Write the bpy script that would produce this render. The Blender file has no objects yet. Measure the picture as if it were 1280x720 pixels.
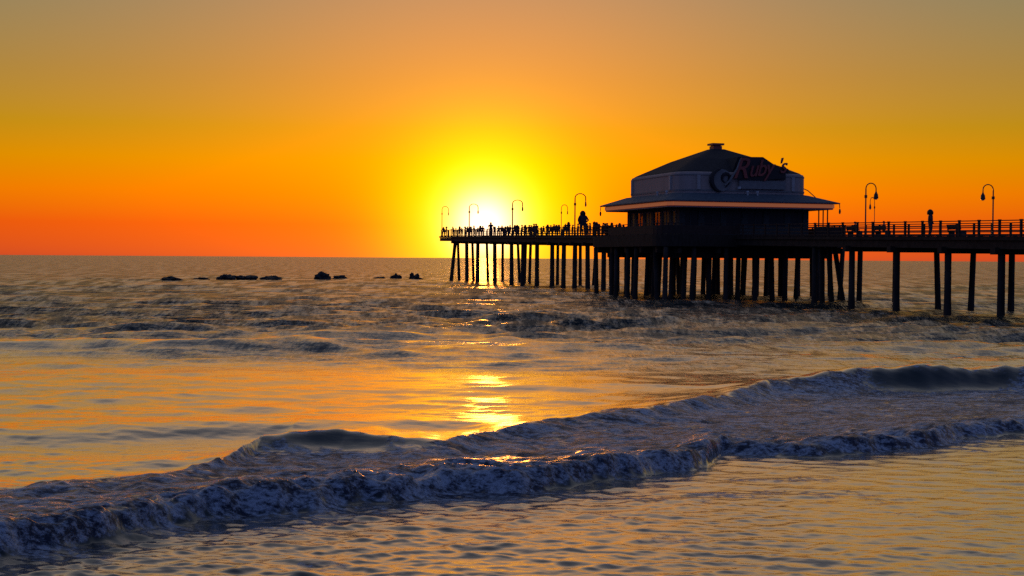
import bpy, bmesh, math, random
import numpy as np
from mathutils import Vector, Matrix

random.seed(7); rng = np.random.default_rng(11)
sc = bpy.context.scene
COL = sc.collection
R = math.radians

# ------------------------------------------------------------------ camera
CAMH, FPX = 4.1, 1758.0
PITCH, ROLL = 0.02125, 0.0068
fwd = Vector((0, math.cos(PITCH), -math.sin(PITCH)))
up0 = Vector((0, math.sin(PITCH), math.cos(PITCH)))
rt0 = Vector((1, 0, 0))
rt = rt0 * math.cos(ROLL) + up0 * math.sin(ROLL)
up = up0 * math.cos(ROLL) - rt0 * math.sin(ROLL)
cd = bpy.data.cameras.new('camera'); cam = bpy.data.objects.new('camera', cd); COL.objects.link(cam)
m = Matrix.Identity(4)
for i in range(3):
    m[i][0] = rt[i]; m[i][1] = up[i]; m[i][2] = -fwd[i]
m[0][3], m[1][3], m[2][3] = 0, 0, CAMH
cam.matrix_world = m
cd.sensor_width = 36; cd.lens = 36 * FPX / 1280; cd.clip_start = .1; cd.clip_end = 60000
sc.camera = cam

def ground(px, py, z=0.0):
    d = fwd * FPX + rt * (px - 640) + up * (360 - py)
    t = (z - CAMH) / d.z
    return Vector((d.x * t, d.y * t))

# ------------------------------------------------------------------ materials
def newmat(name):
    mt = bpy.data.materials.new(name); mt.use_nodes = True
    nt = mt.node_tree; b = nt.nodes['Principled BSDF']
    return mt, nt, b

def mat(name, col, rough=.7, metal=0.0, var=.25, scale=3.0, bump=.2, stretch=(1, 1, 1), spec=.5):
    mt, nt, b = newmat(name)
    tc = nt.nodes.new('ShaderNodeTexCoord'); mp = nt.nodes.new('ShaderNodeMapping')
    mp.inputs['Scale'].default_value = stretch
    nz = nt.nodes.new('ShaderNodeTexNoise'); nz.inputs['Scale'].default_value = scale; nz.inputs['Detail'].default_value = 6
    nt.links.new(tc.outputs['Object'], mp.inputs[0]); nt.links.new(mp.outputs[0], nz.inputs['Vector'])
    cr = nt.nodes.new('ShaderNodeMapRange')
    cr.inputs['From Min'].default_value = .3; cr.inputs['From Max'].default_value = .7
    cr.inputs['To Min'].default_value = 1 - var; cr.inputs['To Max'].default_value = 1 + var
    nt.links.new(nz.outputs['Fac'], cr.inputs['Value'])
    mx = nt.nodes.new('ShaderNodeVectorMath'); mx.operation = 'SCALE'
    mx.inputs[0].default_value = col
    nt.links.new(cr.outputs[0], mx.inputs['Scale']); nt.links.new(mx.outputs[0], b.inputs['Base Color'])
    b.inputs['Roughness'].default_value = rough; b.inputs['Metallic'].default_value = metal
    b.inputs['Specular IOR Level'].default_value = spec
    if bump:
        bp = nt.nodes.new('ShaderNodeBump'); bp.inputs['Strength'].default_value = bump; bp.inputs['Distance'].default_value = .02
        nt.links.new(nz.outputs['Fac'], bp.inputs['Height']); nt.links.new(bp.outputs[0], b.inputs['Normal'])
    return mt

M = {}
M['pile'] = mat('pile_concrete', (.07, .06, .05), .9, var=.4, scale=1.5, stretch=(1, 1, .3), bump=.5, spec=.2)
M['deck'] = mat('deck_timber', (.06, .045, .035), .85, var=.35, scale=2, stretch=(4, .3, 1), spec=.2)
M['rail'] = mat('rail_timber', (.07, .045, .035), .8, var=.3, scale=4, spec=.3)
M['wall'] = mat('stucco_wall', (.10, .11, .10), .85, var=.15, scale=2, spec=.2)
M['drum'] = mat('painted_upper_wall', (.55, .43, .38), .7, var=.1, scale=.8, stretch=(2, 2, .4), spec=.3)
M['trim'] = mat('painted_trim', (.62, .56, .52), .6, var=.08)
M['roof'] = mat('shingle_roof', (.05, .05, .055), .85, var=.3, scale=5, spec=.2)
M['skirt'] = mat('blue_grey_eave_roof', (.12, .16, .19), .7, var=.2, scale=3, spec=.3)
M['soffit'] = mat('soffit_boards', (.35, .32, .33), .8, var=.12)
M['metal'] = mat('lamp_metal', (.07, .055, .05), .5, metal=.3, var=.2)
M['lens'] = mat('lamp_glass', (.5, .48, .42), .3, var=.05, bump=0)
M['cloth'] = mat('dark_clothes', (.05, .04, .06), .9, var=.3, scale=8)
M['cloth2'] = mat('wine_clothes', (.12, .04, .05), .9, var=.3, scale=8)
M['jean'] = mat('denim', (.05, .06, .09), .9, var=.3, scale=8)
M['skin'] = mat('skin', (.4, .25, .18), .6, var=.08)
M['hair'] = mat('hair', (.03, .02, .015), .7, var=.3, scale=20)
M['red'] = mat('sign_red', (.46, .10, .08), .45, var=.1)
M['dark'] = mat('sign_dark', (.035, .03, .035), .6, var=.1)
M['board'] = mat('sign_board', (.30, .29, .28), .7, var=.12)
M['rock'] = mat('wet_rock', (.03, .028, .026), .55, var=.5, scale=1.2, bump=.8)
M['white'] = mat('white_metal', (.7, .7, .68), .5, var=.05)
# eave fascia: salmon paint lit by its own neon tube
M['fascia'] = mat('salmon_fascia', (.62, .26, .15), .6, var=.12, scale=1.2, stretch=(1, 1, 3))
mt, nt, b = newmat('neon_tube')
b.inputs['Base Color'].default_value = (.7, .2, .1, 1)
b.inputs['Emission Color'].default_value = (1, .30, .12, 1); b.inputs['Emission Strength'].default_value = .20
M['neon'] = mt
mt, nt, b = newmat('window_glass')
b.inputs['Base Color'].default_value = (.85, .9, .9, 1); b.inputs['Roughness'].default_value = .03
tr = nt.nodes.new('ShaderNodeBsdfTransparent'); tr.inputs[0].default_value = (.6, .58, .6, 1)
gl = nt.nodes.new('ShaderNodeBsdfGlossy'); gl.inputs['Roughness'].default_value = .05
fr = nt.nodes.new('ShaderNodeFresnel'); ms = nt.nodes.new('ShaderNodeMixShader')
nt.links.new(fr.outputs[0], ms.inputs[0]); nt.links.new(tr.outputs[0], ms.inputs[1]); nt.links.new(gl.outputs[0], ms.inputs[2])
nt.links.new(ms.outputs[0], nt.nodes['Material Output'].inputs[0])
M['glass'] = mt

M['tint'] = mat('tinted_glass', (.015, .014, .012), .5, var=.1, bump=0)

# ------------------------------------------------------------------ helpers
class MB:
    def __init__(s): s.v = []; s.f = []; s.mi = []
    def add(s, vs, fs, mi=0):
        b = len(s.v); s.v += [tuple(v) for v in vs]
        s.f += [tuple(b + i for i in f) for f in fs]; s.mi += [mi] * len(fs)
        return s
    def box(s, c, h, ax=None, mi=0):
        ax = ax or (Vector((1, 0, 0)), Vector((0, 1, 0)), Vector((0, 0, 1))); c = Vector(c)
        vs = [c + ax[0] * (h[0] * i) + ax[1] * (h[1] * j) + ax[2] * (h[2] * k) for i in (-1, 1) for j in (-1, 1) for k in (-1, 1)]
        return s.add(vs, [(0, 1, 3, 2), (4, 6, 7, 5), (0, 4, 5, 1), (2, 3, 7, 6), (0, 2, 6, 4), (1, 5, 7, 3)], mi)
    def beam(s, a, b, w, h, mi=0):           # box from a to b, width w, height h
        a, b = Vector(a), Vector(b); d = (b - a); L = d.length; d.normalize()
        ref = Vector((0, 0, 1)) if abs(d.z) < .95 else Vector((1, 0, 0))
        x = d.cross(ref).normalized(); y = x.cross(d)
        return s.box((a + b) / 2, (L / 2, w / 2, h / 2), (d, x, y), mi)
    def tube(s, pts, rad, n=8, mi=0):
        pts = [Vector(p) for p in pts]
        rad = rad if isinstance(rad, (list, tuple)) else [rad] * len(pts)
        vs = []
        for i, p in enumerate(pts):
            d = (pts[min(i + 1, len(pts) - 1)] - pts[max(i - 1, 0)]).normalized()
            ref = Vector((0, 1, 0)) if abs(d.y) < .9 else Vector((1, 0, 0))
            x = d.cross(ref).normalized(); y = d.cross(x)
            for k in range(n):
                a = 2 * math.pi * k / n
                vs.append(p + (x * math.cos(a) + y * math.sin(a)) * rad[i])
        fs = [(i * n + k, i * n + (k + 1) % n, (i + 1) * n + (k + 1) % n, (i + 1) * n + k) for i in range(len(pts) - 1) for k in range(n)]
        fs += [tuple(range(n))[::-1], tuple((len(pts) - 1) * n + k for k in range(n))]
        return s.add(vs, fs, mi)
    def loft(s, rings, caps=True, mi=0):
        n = len(rings[0]); vs = [v for r in rings for v in r]
        fs = [(i * n + k, i * n + (k + 1) % n, (i + 1) * n + (k + 1) % n, (i + 1) * n + k) for i in range(len(rings) - 1) for k in range(n)]
        if caps: fs += [tuple(range(n))[::-1], tuple((len(rings) - 1) * n + k for k in range(n))]
        return s.add(vs, fs, mi)
    def build(s, name, mats, parent=None, smooth=False):
        me = bpy.data.meshes.new(name); me.from_pydata(s.v, [], s.f)
        for mm in (mats if isinstance(mats, (list, tuple)) else [mats]): me.materials.append(mm)
        me.polygons.foreach_set('material_index', s.mi)
        if smooth: me.polygons.foreach_set('use_smooth', [True] * len(me.polygons))
        bm = bmesh.new(); bm.from_mesh(me); bmesh.ops.recalc_face_normals(bm, faces=bm.faces); bm.to_mesh(me); bm.free()
        me.update()
        o = bpy.data.objects.new(name, me); COL.objects.link(o)
        if parent: o.parent = parent
        return o

def tag(o, label=None, cat=None, group=None, kind=None):
    if label: o['label'] = label
    if cat: o['category'] = cat
    if group: o['group'] = group
    if kind: o['kind'] = kind
    return o
def empty(name, loc, rz=0.0):
    o = bpy.data.objects.new(name, None); o.location = loc; o.rotation_euler = (0, 0, rz); COL.objects.link(o); return o
def copy_tree(o, parent=None):
    c = o.copy(); COL.objects.link(c)
    if parent: c.parent = parent
    for ch in list(o.children): copy_tree(ch, c)
    return c

# ------------------------------------------------------------------ pier frame
A = ground(1251.5, 400); B = ground(565, 351)
V2 = (B - A).normalized(); U2 = Vector((V2.y, -V2.x))
ANG = math.atan2(U2.y, U2.x)
def zdeck(y): return 5.76 + .0136 * (y - 94)
def pp(s, o, z=None, dz=0):
    p = A + V2 * s + U2 * o
    return Vector((p.x, p.y, (zdeck(p.y) if z is None else z) + dz))
def s_at(px, o):                       # distance along the pier where a sight line crosses offset o
    k = (px - 640) / FPX; p = A + U2 * o
    return (k * p.y - p.x) / (V2.x - k * V2.y)
W = 8.0
S0, S1 = -38.0, s_at(550, 0)
C2 = Vector(((893 - 640) / FPX * 150, 150.0))
CS = (C2 - A).dot(V2); CO = (C2 - A).dot(U2)
PH = 10.6                               # platform half size

pier = empty('pier', pp(S0, 0, 0.0))
tag(pier, 'long dark fishing pier on tall piles running out to sea', 'pier')
poff = Vector(pier.location)
def pbuild(mb, name, mt, parent=None, smooth=False):
    mb.v = [tuple(Vector(v) - poff) for v in mb.v]
    o = mb.build(name, mt, parent or pier, smooth)
    return o

sa, sb = CS - PH, CS + PH              # platform range along s
mb = MB()
z3 = Vector((0, 0, 1)); u3 = Vector((U2.x, U2.y, 0)); v3 = Vector((V2.x, V2.y, 0))
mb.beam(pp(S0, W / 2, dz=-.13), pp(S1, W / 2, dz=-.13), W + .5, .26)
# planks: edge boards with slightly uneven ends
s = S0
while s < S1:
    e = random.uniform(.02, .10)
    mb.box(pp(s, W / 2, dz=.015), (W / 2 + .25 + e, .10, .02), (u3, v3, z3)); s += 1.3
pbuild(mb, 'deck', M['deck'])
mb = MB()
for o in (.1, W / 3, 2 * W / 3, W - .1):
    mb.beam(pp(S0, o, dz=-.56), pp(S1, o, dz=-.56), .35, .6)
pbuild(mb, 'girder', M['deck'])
mb = MB()                                # platform deck under the restaurant
pc = pp(CS, CO)
ring = []
def rsq(L, r, z, n=5):                   # rounded square ring, local coordinates
    out = []
    for qx, qy, a0 in ((1, 1, 0), (-1, 1, 90), (-1, -1, 180), (1, -1, 270)):
        for k in range(n + 1):
            a = R(a0 + 90 * k / n)
            out.append((qx * (L - r) + r * math.cos(a), qy * (L - r) + r * math.sin(a), z))
    return out
def loc2w(p): return Vector((pc.x, pc.y, pc.z)) + u3 * p[0] + v3 * p[1] + z3 * p[2]
mb.loft([[loc2w(p) for p in rsq(PH, 2.2, z)] for z in (-1.15, .03)])
pbuild(mb, 'platform_deck', M['deck'])
mb = MB()
for g in (-8.4, -4.2, 0, 4.2, 8.4):
    mb.beam(loc2w((-PH + .4, g, -1.45)), loc2w((PH - .4, g, -1.45)), .5, .62)
    if abs(g) < 9: mb.beam(loc2w((-PH + 1.6, g, -2.02)), loc2w((PH - 1.6, g, -2.02)), .4, .5)
    mb.beam(loc2w((g, -PH + .4, -1.55)), loc2w((g, PH - .4, -1.55)), .35, .5)
pbuild(mb, 'platform_beam', M['deck'])

# railings
def in_platform(s): return CO - PH < 0 and sa < s < sb
def railing(o, indiv):
    segs = [(S0, sa), (sb, S1)]
    mb = MB()
    for a, b in segs:
        for hz, w, h in ((1.15, .15, .07), (.8, .05, .09), (.45, .05, .09), (.16, .05, .10)):
            mb.beam(pp(a, o, dz=hz), pp(b, o, dz=hz), w, h)
    if o == 0 or True:
        pass
    rl = pbuild(mb, 'railing', M['rail'])
    allp = MB()
    s = S0
    while s < S1 + .1:
        if not (sa < s < sb):
            p = pp(s, o)
            t = MB().box(p + z3 * .56, (.075, .075, .60), (u3, v3, z3)) if indiv else allp.box(p + z3 * .56, (.075, .075, .60), (u3, v3, z3))
            if indiv:
                t.box(p + z3 * 1.2, (.09, .09, .03), (u3, v3, z3))
                pbuild(t, 'railing_post', M['rail'], rl)
        s += 2.4
    if not indiv:
        o2 = pbuild(allp, 'railing_post', M['rail'], rl); o2['kind'] = 'stuff'
    return rl
railing(.05, True); railing(W - .05, False)
mb = MB()
for hz in (1.15, .8, .45, .16): mb.beam(pp(S1 - .05, 0, dz=hz), pp(S1 - .05, W, dz=hz), .1, .09)
for o in (1.6, 3.2, 4.8, 6.4): mb.box(pp(S1 - .05, o, dz=.56), (.07, .07, .6), (u3, v3, z3))
pbuild(mb, 'end_railing', M['rail'])
# parapet round the platform (open where the pier joins)
halves = {False: MB(), True: MB()}
rg = rsq(PH - .15, 2.1, 0)
for i in range(len(rg)):
    a, b = Vector(rg[i]), Vector(rg[(i + 1) % len(rg)])
    n = max(1, int((b - a).length / 2.0))
    for k in range(n):
        p, q = a.lerp(b, k / n), a.lerp(b, (k + 1) / n); mid = (p + q) / 2
        if abs(mid.y) > PH - .5 and -CO - .2 < mid.x < W - CO + .2: continue
        mb = halves[mid.x > 0]
        mb.beam(loc2w(p + z3 * 1.12), loc2w(q + z3 * 1.12), .14, .08)
        mb.beam(loc2w(p + z3 * .75), loc2w(q + z3 * .75), .05, .09)
        mb.beam(loc2w(p + z3 * .40), loc2w(q + z3 * .40), .05, .09)
        mb.box(loc2w(p + z3 * .57), (.07, .07, .57), (u3, v3, z3))
        if mid.y < PH - 6: mb.beam(loc2w(p + z3 * .50 + (p - z3 * p.z).normalized() * .06), loc2w(q + z3 * .50 + (q - z3 * q.z).normalized() * .06), .03, .84)
for mb in halves.values(): pbuild(mb, 'platform_railing', M['rail'])

# piles
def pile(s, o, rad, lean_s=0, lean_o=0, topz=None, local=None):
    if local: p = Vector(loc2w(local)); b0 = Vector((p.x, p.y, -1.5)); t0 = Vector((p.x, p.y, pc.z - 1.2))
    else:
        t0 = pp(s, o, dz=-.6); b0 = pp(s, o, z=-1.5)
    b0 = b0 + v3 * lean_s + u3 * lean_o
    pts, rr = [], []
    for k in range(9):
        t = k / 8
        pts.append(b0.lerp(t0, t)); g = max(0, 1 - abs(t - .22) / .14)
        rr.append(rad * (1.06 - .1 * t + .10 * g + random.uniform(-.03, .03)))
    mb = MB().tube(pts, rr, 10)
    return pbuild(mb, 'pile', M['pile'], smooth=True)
def cap(s):
    mb = MB().beam(pp(s, -.45, dz=-1.0), pp(s, W + .45, dz=-1.0), .55, .5)
    pbuild(mb, 'pile_cap', M['deck'])
OB = 7.6
s_front = [s_at(px, .3) for px in (1184.7, 1251.5)] + [s_at(1120.6, .3), s_at(1064.6, .3)] + [s_at(1340, .3), s_at(1440, .3), s_at(1560, .3)]
for s in s_front:
    pile(s, .3, .27); cap(s)
    if s < -9: pile(s, OB, .27)
for px, ls in ((1170, .3), (1216.5, -.25), (1264.5, -.05), (1075, -.1), (1119, 0)):
    pile(s_at(px, OB), OB, .25, lean_o=ls)
for px, o, ln in ((1018, .3, 0), (1027, 1.5, .1), (1035, 3, .5), (1042, 4.5, 1.3)): pile(s_at(px, o), o, .24, lean_o=ln)
thick = [569, 583, 597, 618, 639, 653.5, 671, 690, 704.6, 718.5, 734, 754.6, 771]
for i, px in enumerate(thick):
    s = s_at(px, .3); pile(s, .3, .31, lean_o=-.9 if i == 0 else random.uniform(-.1, .1)); cap(s)
for px in (572, 590, 608, 628, 646.7, 657, 663, 697, 725, 745, 762):
    ob = {572: 2.0, 590: 3.6}.get(px, OB); s = s_at(px, ob)
    if s < S1 + 1: pile(s, ob, .24, lean_o=random.uniform(-.5, .5))
gs = (-9.7, -6.5, -3.2, 0, 3.2, 6.5, 9.7)
for gx in gs:
    for gy in gs:
        pile(0, 0, .25, lean_s=random.uniform(-.25, .25), lean_o=random.uniform(-.3, .3), local=(gx + random.uniform(-.4, .4), gy + random.uniform(-.4, .4), 0))

# ------------------------------------------------------------------ restaurant
rest = empty('restaurant', pc + z3 * .03, ANG)
tag(rest, 'square single-storey diner with wide eaves and low pyramid roof on the pier', 'restaurant')
HW = 7.2
wall, nwin = MB(), 6
def face(k):
    a = R(90 * k); n = Vector((math.sin(a), -math.cos(a), 0)); t = Vector((math.cos(a), math.sin(a), 0))
    return n, t
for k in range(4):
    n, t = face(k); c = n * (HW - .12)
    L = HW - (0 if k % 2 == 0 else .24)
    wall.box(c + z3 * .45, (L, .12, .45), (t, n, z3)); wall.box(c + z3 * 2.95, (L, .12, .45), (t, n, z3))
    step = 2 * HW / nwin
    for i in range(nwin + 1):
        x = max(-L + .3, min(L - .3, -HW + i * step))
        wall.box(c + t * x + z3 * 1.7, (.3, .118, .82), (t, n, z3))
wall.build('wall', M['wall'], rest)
core = MB().box((1.2, .5, 1.7), (4.6, 4.4, 1.68)); core.build('kitchen_core', M['wall'], rest)
for k in range(4):
    n, t = face(k); step = 2 * HW / nwin
    for i in range(nwin):
        x = -HW + (i + .5) * step; c = n * (HW - .12) + t * x + z3 * 1.7; w2 = step / 2 - .3
        f = MB()
        for sx in (-1, 0, 1): f.box(c + t * (sx * (w2 - .04)), (.04, .05, .8), (t, n, z3))
        for sz in (-1, 1): f.box(c + z3 * (sz * .76), (w2 - .081, .048, .04), (t, n, z3))
        fo = f.build('window', M['board'] if k in (3, 2) else M['wall'], rest)
        MB().box(c, (w2 - .05, .006, .74), (t, n, z3)).build('pane', M['glass'] if (k == 3 and i in (1, 3)) or k in (1, 2) else M['tint'], fo)
EH = 9.2
def sq(L, z, ch=.5): return [(L, -L + ch, z), (L, L - ch, z), (L - ch, L, z), (-L + ch, L, z), (-L, L - ch, z), (-L, -L + ch, z), (-L + ch, -L, z), (L - ch, -L, z)]
MB().loft([sq(EH, 2.82), sq(EH, 3.29)]).build('fascia', M['fascia'], rest)
nb = MB(); rg = sq(EH + .05, 3.05)
for i in range(8): nb.beam(rg[i], rg[(i + 1) % 8], .07, .36)
nb.build('neon_band', M['neon'], rest)
MB().loft([sq(EH - .02, 2.72), sq(EH - .02, 2.818)]).build('soffit', M['soffit'], rest)
MB().loft([sq(EH + .50, 3.30, .5), sq(EH + .50, 3.40, .5), sq(7.6, 4.22, 1.2)]).build('eave_roof', M['skirt'], rest)
DL = 7.35
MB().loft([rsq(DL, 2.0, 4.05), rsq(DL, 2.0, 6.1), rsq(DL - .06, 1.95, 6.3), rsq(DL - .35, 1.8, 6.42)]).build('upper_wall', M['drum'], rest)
bd = MB().loft([rsq(DL + .06, 2.05, 4.45), rsq(DL + .06, 2.05, 4.62)])
bd.loft([rsq(DL + .05, 2.05, 6.02), rsq(DL + .05, 2.05, 6.12)])
bd.build('trim_band', M['board'], rest)
for x in (-5.2, -5.9): pass
for k in range(4):
    n, t = face(k)
    for x in (-5.25, 5.25): MB().box(n * (DL + .08) + t * x + z3 * 5.3, (.16, .09, .72), (t, n, z3)).build('pilaster', M['trim'], rest)
MB().loft([rsq(DL - .3, 1.8, 6.421), rsq(DL - .45, 1.7, 6.52), rsq(3.9, .9, 8.0), rsq(.75, .2, 9.25)]).build('roof', M['roof'], rest)
cu = MB().box((0, 0, 9.35), (.5, .5, .25)).box((0, 0, 9.78), (.68, .68, .1)).box((0, 0, 9.62), (.4, .4, .06))
cu.build('cupola', M['red'], rest)
# raised sign gable on the shore side of the roof
g = MB(); y0, y1 = -6.9, -1.5
pts = [(-1.4, 6.3), (-.7, 8.0), (2.1, 8.05), (3.3, 7.35), (5.0, 6.9), (5.0, 6.3)]
g.loft([[(x, y0, z) for x, z in pts], [(x * .9 + .1, y1, z) for x, z in pts]]); g.build('roof_gable', M['roof'], rest)
for x, y in ((-9.15, 9.0), (9.15, -9.0)):
    l = MB(); d = Vector((x, y, 0)).normalized() * .55; p = Vector((x, y, 3.3))
    l.tube([p, p + d * .5 + z3 * .12, p + d * .95 - z3 * .05, p + d * 1.0 - z3 * .45], .045, 6)
    o = l.build('eave_lamp', M['metal'], rest)
    q = p + d * 1.0 - z3 * .5
    MB().tube([q, q - z3 * .08, q - z3 * .30, q - z3 * .46], [.04, .09, .12, .07], 10).build('lamp_shade', M['metal'], o)
    MB().tube([q - z3 * .461, q - z3 * .52], [.1, .06], 8).build('bulb', M['lens'], o)
for x in (7.7, 8.2, 8.7):
    MB().tube([(x, -8.4, 0), (x, -8.4, 2.73)], .07, 8).build('porch_post', M['rail'], rest)
for x, y in ((8.6, -4), (8.6, 0), (8.6, 4), (8.6, 8.3)):
    MB().tube([(x, y, 0), (x, y, 2.73)], .07, 8).build('porch_post', M['rail'], rest)
for x, y in ((-7.95, -3.2), (-7.95, -5.6), (-.1, -7.95), (1.0, -7.95)):
    v = MB().tube([(x, y, 3.9), (x, y, 4.35)], .09, 8); v.tube([(x, y, 4.35), (x, y, 4.5)], [.16, .13], 8)
    v.build('roof_vent', M['white'], rest)
MB().tube([(6.9, -6.3, 5.0), (7.45, -6.5, 4.75), (8.1, -7.0, 4.0)], .05, 6).build('drain_pipe', M['metal'], rest)
fl = MB().box((-.9, -7.62, 4.82), (.16, .12, .12)).box((-.9, -7.5, 4.75), (.05, .1, .05)); fl.build('floodlight', M['white'], rest)

# sign
def face_mesh(txt, size, shear, ext, name, mt, parent, loc, rot, roll=0, sx=1.0):
    cu = bpy.data.curves.new('t', 'FONT'); cu.body = txt; cu.size = size; cu.shear = shear; cu.extrude = ext; cu.offset = .012; cu.resolution_u = 5; cu.space_character = .88
    t = bpy.data.objects.new('t', cu); COL.objects.link(t)
    bpy.context.view_layer.update()
    me = bpy.data.meshes.new_from_object(t.evaluated_get(bpy.context.evaluated_depsgraph_get()))
    bpy.data.objects.remove(t); bpy.data.curves.remove(cu)
    me.transform(Matrix.Translation(loc) @ Matrix.Rotation(rot, 4, 'X') @ Matrix.Rotation(roll, 4, 'Z') @ Matrix.Diagonal((sx, 1, 1, 1)))
    me.materials.clear(); me.materials.append(mt); me.name = name
    o = bpy.data.objects.new(name, me); COL.objects.link(o); o.parent = parent
    return o
sign = empty('rooftop_sign', pc + z3 * .03, ANG)
tag(sign, "slanted red script sign reading Ruby's above the diner's shore side", 'sign')
YS = -7.75
MB().loft([[(-1.3, YS + .25, 5.72), (4.3, YS + .25, 5.72), (4.3, YS + .25, 6.9), (2.6, YS + .25, 7.35), (1.6, YS + .25, 7.95), (-.5, YS + .25, 7.9)],
           [(-1.3, YS + .12, 5.72), (4.3, YS + .12, 5.72), (4.3, YS + .12, 6.9), (2.6, YS + .12, 7.35), (1.6, YS + .12, 7.95), (-.5, YS + .12, 7.9)]]).build('backing_panel', M['dark'], sign)
face_mesh('R', 3.0, .45, .07, 'letter', M['red'], sign, (-1.75, YS, 5.75), R(90), R(2), .95)
face_mesh('uby', 2.35, .42, .07, 'letter', M['red'], sign, (.05, YS, 5.95), R(90), R(5), .88)
face_mesh("'s", 2.1, .42, .09, 'letter', M['red'], sign, (3.3, YS, 6.35), R(90), R(8), .95)
MB().tube([(-2.5, YS, 5.0), (-2.0, YS, 5.5), (-1.2, YS, 6.7), (-.85, YS, 7.7)], [.06, .12, .1, .05], 6).build('swash', M['board'], sign)
MB().tube([(-1.2, YS, 5.62), (1.5, YS, 5.66), (4.2, YS, 5.9)], .05, 6).build('underline', M['dark'], sign)
MB().box((1.7, YS + .17, 5.15), (2.6, .10, .42)).build('name_board', M['board'], sign)
em = empty('round_sign', pc + z3 * .03, ANG)
tag(em, "round emblem sign with dark crescent rim left of the red lettering", 'sign')
def disc(x, z, r, y0, y1, n=28): return [[(x + r * math.cos(2 * math.pi * k / n), y, z + r * math.sin(2 * math.pi * k / n)) for k in range(n)] for y in (y0, y1)]
MB().loft(disc(-2.75, 5.55, 1.12, -7.42, -7.52)).build('sign_face', M['board'], em)
def arc(cx, cz, r, a0, a1, w, y, n=16):
    pts = [(cx + r * math.cos(R(a0 + (a1 - a0) * k / n)), y, cz + r * math.sin(R(a0 + (a1 - a0) * k / n))) for k in range(n + 1)]
    rr = [w * (.35 + .65 * math.sin(math.pi * k / n)) for k in range(n + 1)]
    return MB().tube(pts, rr, 6)
arc(-2.75, 5.55, 1.15, 100, 262, .26, -7.56).build('rim', M['dark'], em)
a_ = arc(-2.3, 5.75, .45, -30, 250, .17, -7.56); a_.tube([(-1.95, -7.56, 5.9), (-2.0, -7.56, 5.3), (-2.35, -7.56, 4.85)], [.16, .13, .06], 6); a_.build('emblem', M['dark'], em)

# ------------------------------------------------------------------ lamps
def make_lamp(slim=False):
    f = .42 if slim else 1.0
    r = empty('street_lamp', (0, 0, 0))
    p = MB().tube([(0, 0, 0), (0, 0, .12), (0, 0, .14), (0, 0, .6), (0, 0, .65), (0, 0, 3.9)], [.14, .14, .10, .09, .06, .05], 10)
    p.build('pole', M['metal'], r, True)
    pts = [(0, 0, 3.9)]
    for k in range(13):
        a = math.pi * (1 - k / 12); pts.append((.45 + .45 * math.cos(a), 0, 3.95 + .45 * math.sin(a)))
    pts.append((.9, 0, 3.72))
    MB().tube(pts, .045, 8).build('gooseneck', M['metal'], r, True)
    hd = MB().tube([(.9, 0, 3.74), (.9, 0, 3.6), (.9, 0, 3.5), (.9, 0, 3.2), (.9, 0, 3.17)], [.05, .09 * f, .15 * f, .19 * f, .19 * f], 12).build('lamp_head', M['metal'], r, True)
    MB().tube([(.9, 0, 3.168), (.9, 0, 3.1), (.9, 0, 3.05)], [.15 * f, .12 * f, .04 * f], 10).build('lens', M['lens'], hd, True)
    MB().box((0, 0, 3.3), (.07, .10, .12)).build('junction_box', M['metal'], r)
    return r
lampP = {False: make_lamp(), True: make_lamp(True)}; first = set()
def put_lamp(px, o, top_px, sgn, wid, label):
    slim = px < 1000
    l = copy_tree(lampP[slim]) if slim in first else lampP[slim]; first.add(slim)
    s = s_at(px, o); p = pp(s, o)
    hz = 325 if px > 900 else 322.5
    hor = 318.3 + px * .0068
    H = (hor - top_px) * p.y / FPX + CAMH - p.z
    l.location = p; l.rotation_euler = (0, 0, ANG + (math.pi if sgn < 0 else 0))
    l.scale = (wid / .9, (wid / .9 + H / 4.4) / 2, H / 4.4)
    tag(l, label, 'street lamp', 'gooseneck lamps along the pier')
put_lamp(552, .35, 258, 1, 1.2, 'hooked lamp post at the very seaward end of the pier')
put_lamp(586, .35, 255, 1, 1.55, 'hooked lamp post standing right in front of the setting sun')
put_lamp(640, .35, 250, 1, 1.6, 'hooked lamp post just right of the setting sun')
put_lamp(701, W - .4, 256, 1, 1.0, 'shorter hooked lamp post on the far rail beside the tall figure')
put_lamp(718, .35, 242, 1, 1.5, 'tallest hooked lamp post above the tall figure in the crowd')
put_lamp(1081, .35, 229, 1, .95, 'hooked lamp post nearest the diner, lantern hanging to its right')
put_lamp(1092, W - .4, 247, -1, .45, 'short lamp post on the far rail behind the one nearest the diner')
put_lamp(1240, W - .4, 231, -1, .95, 'hooked lamp post at the right, lantern hanging to its left')

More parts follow.
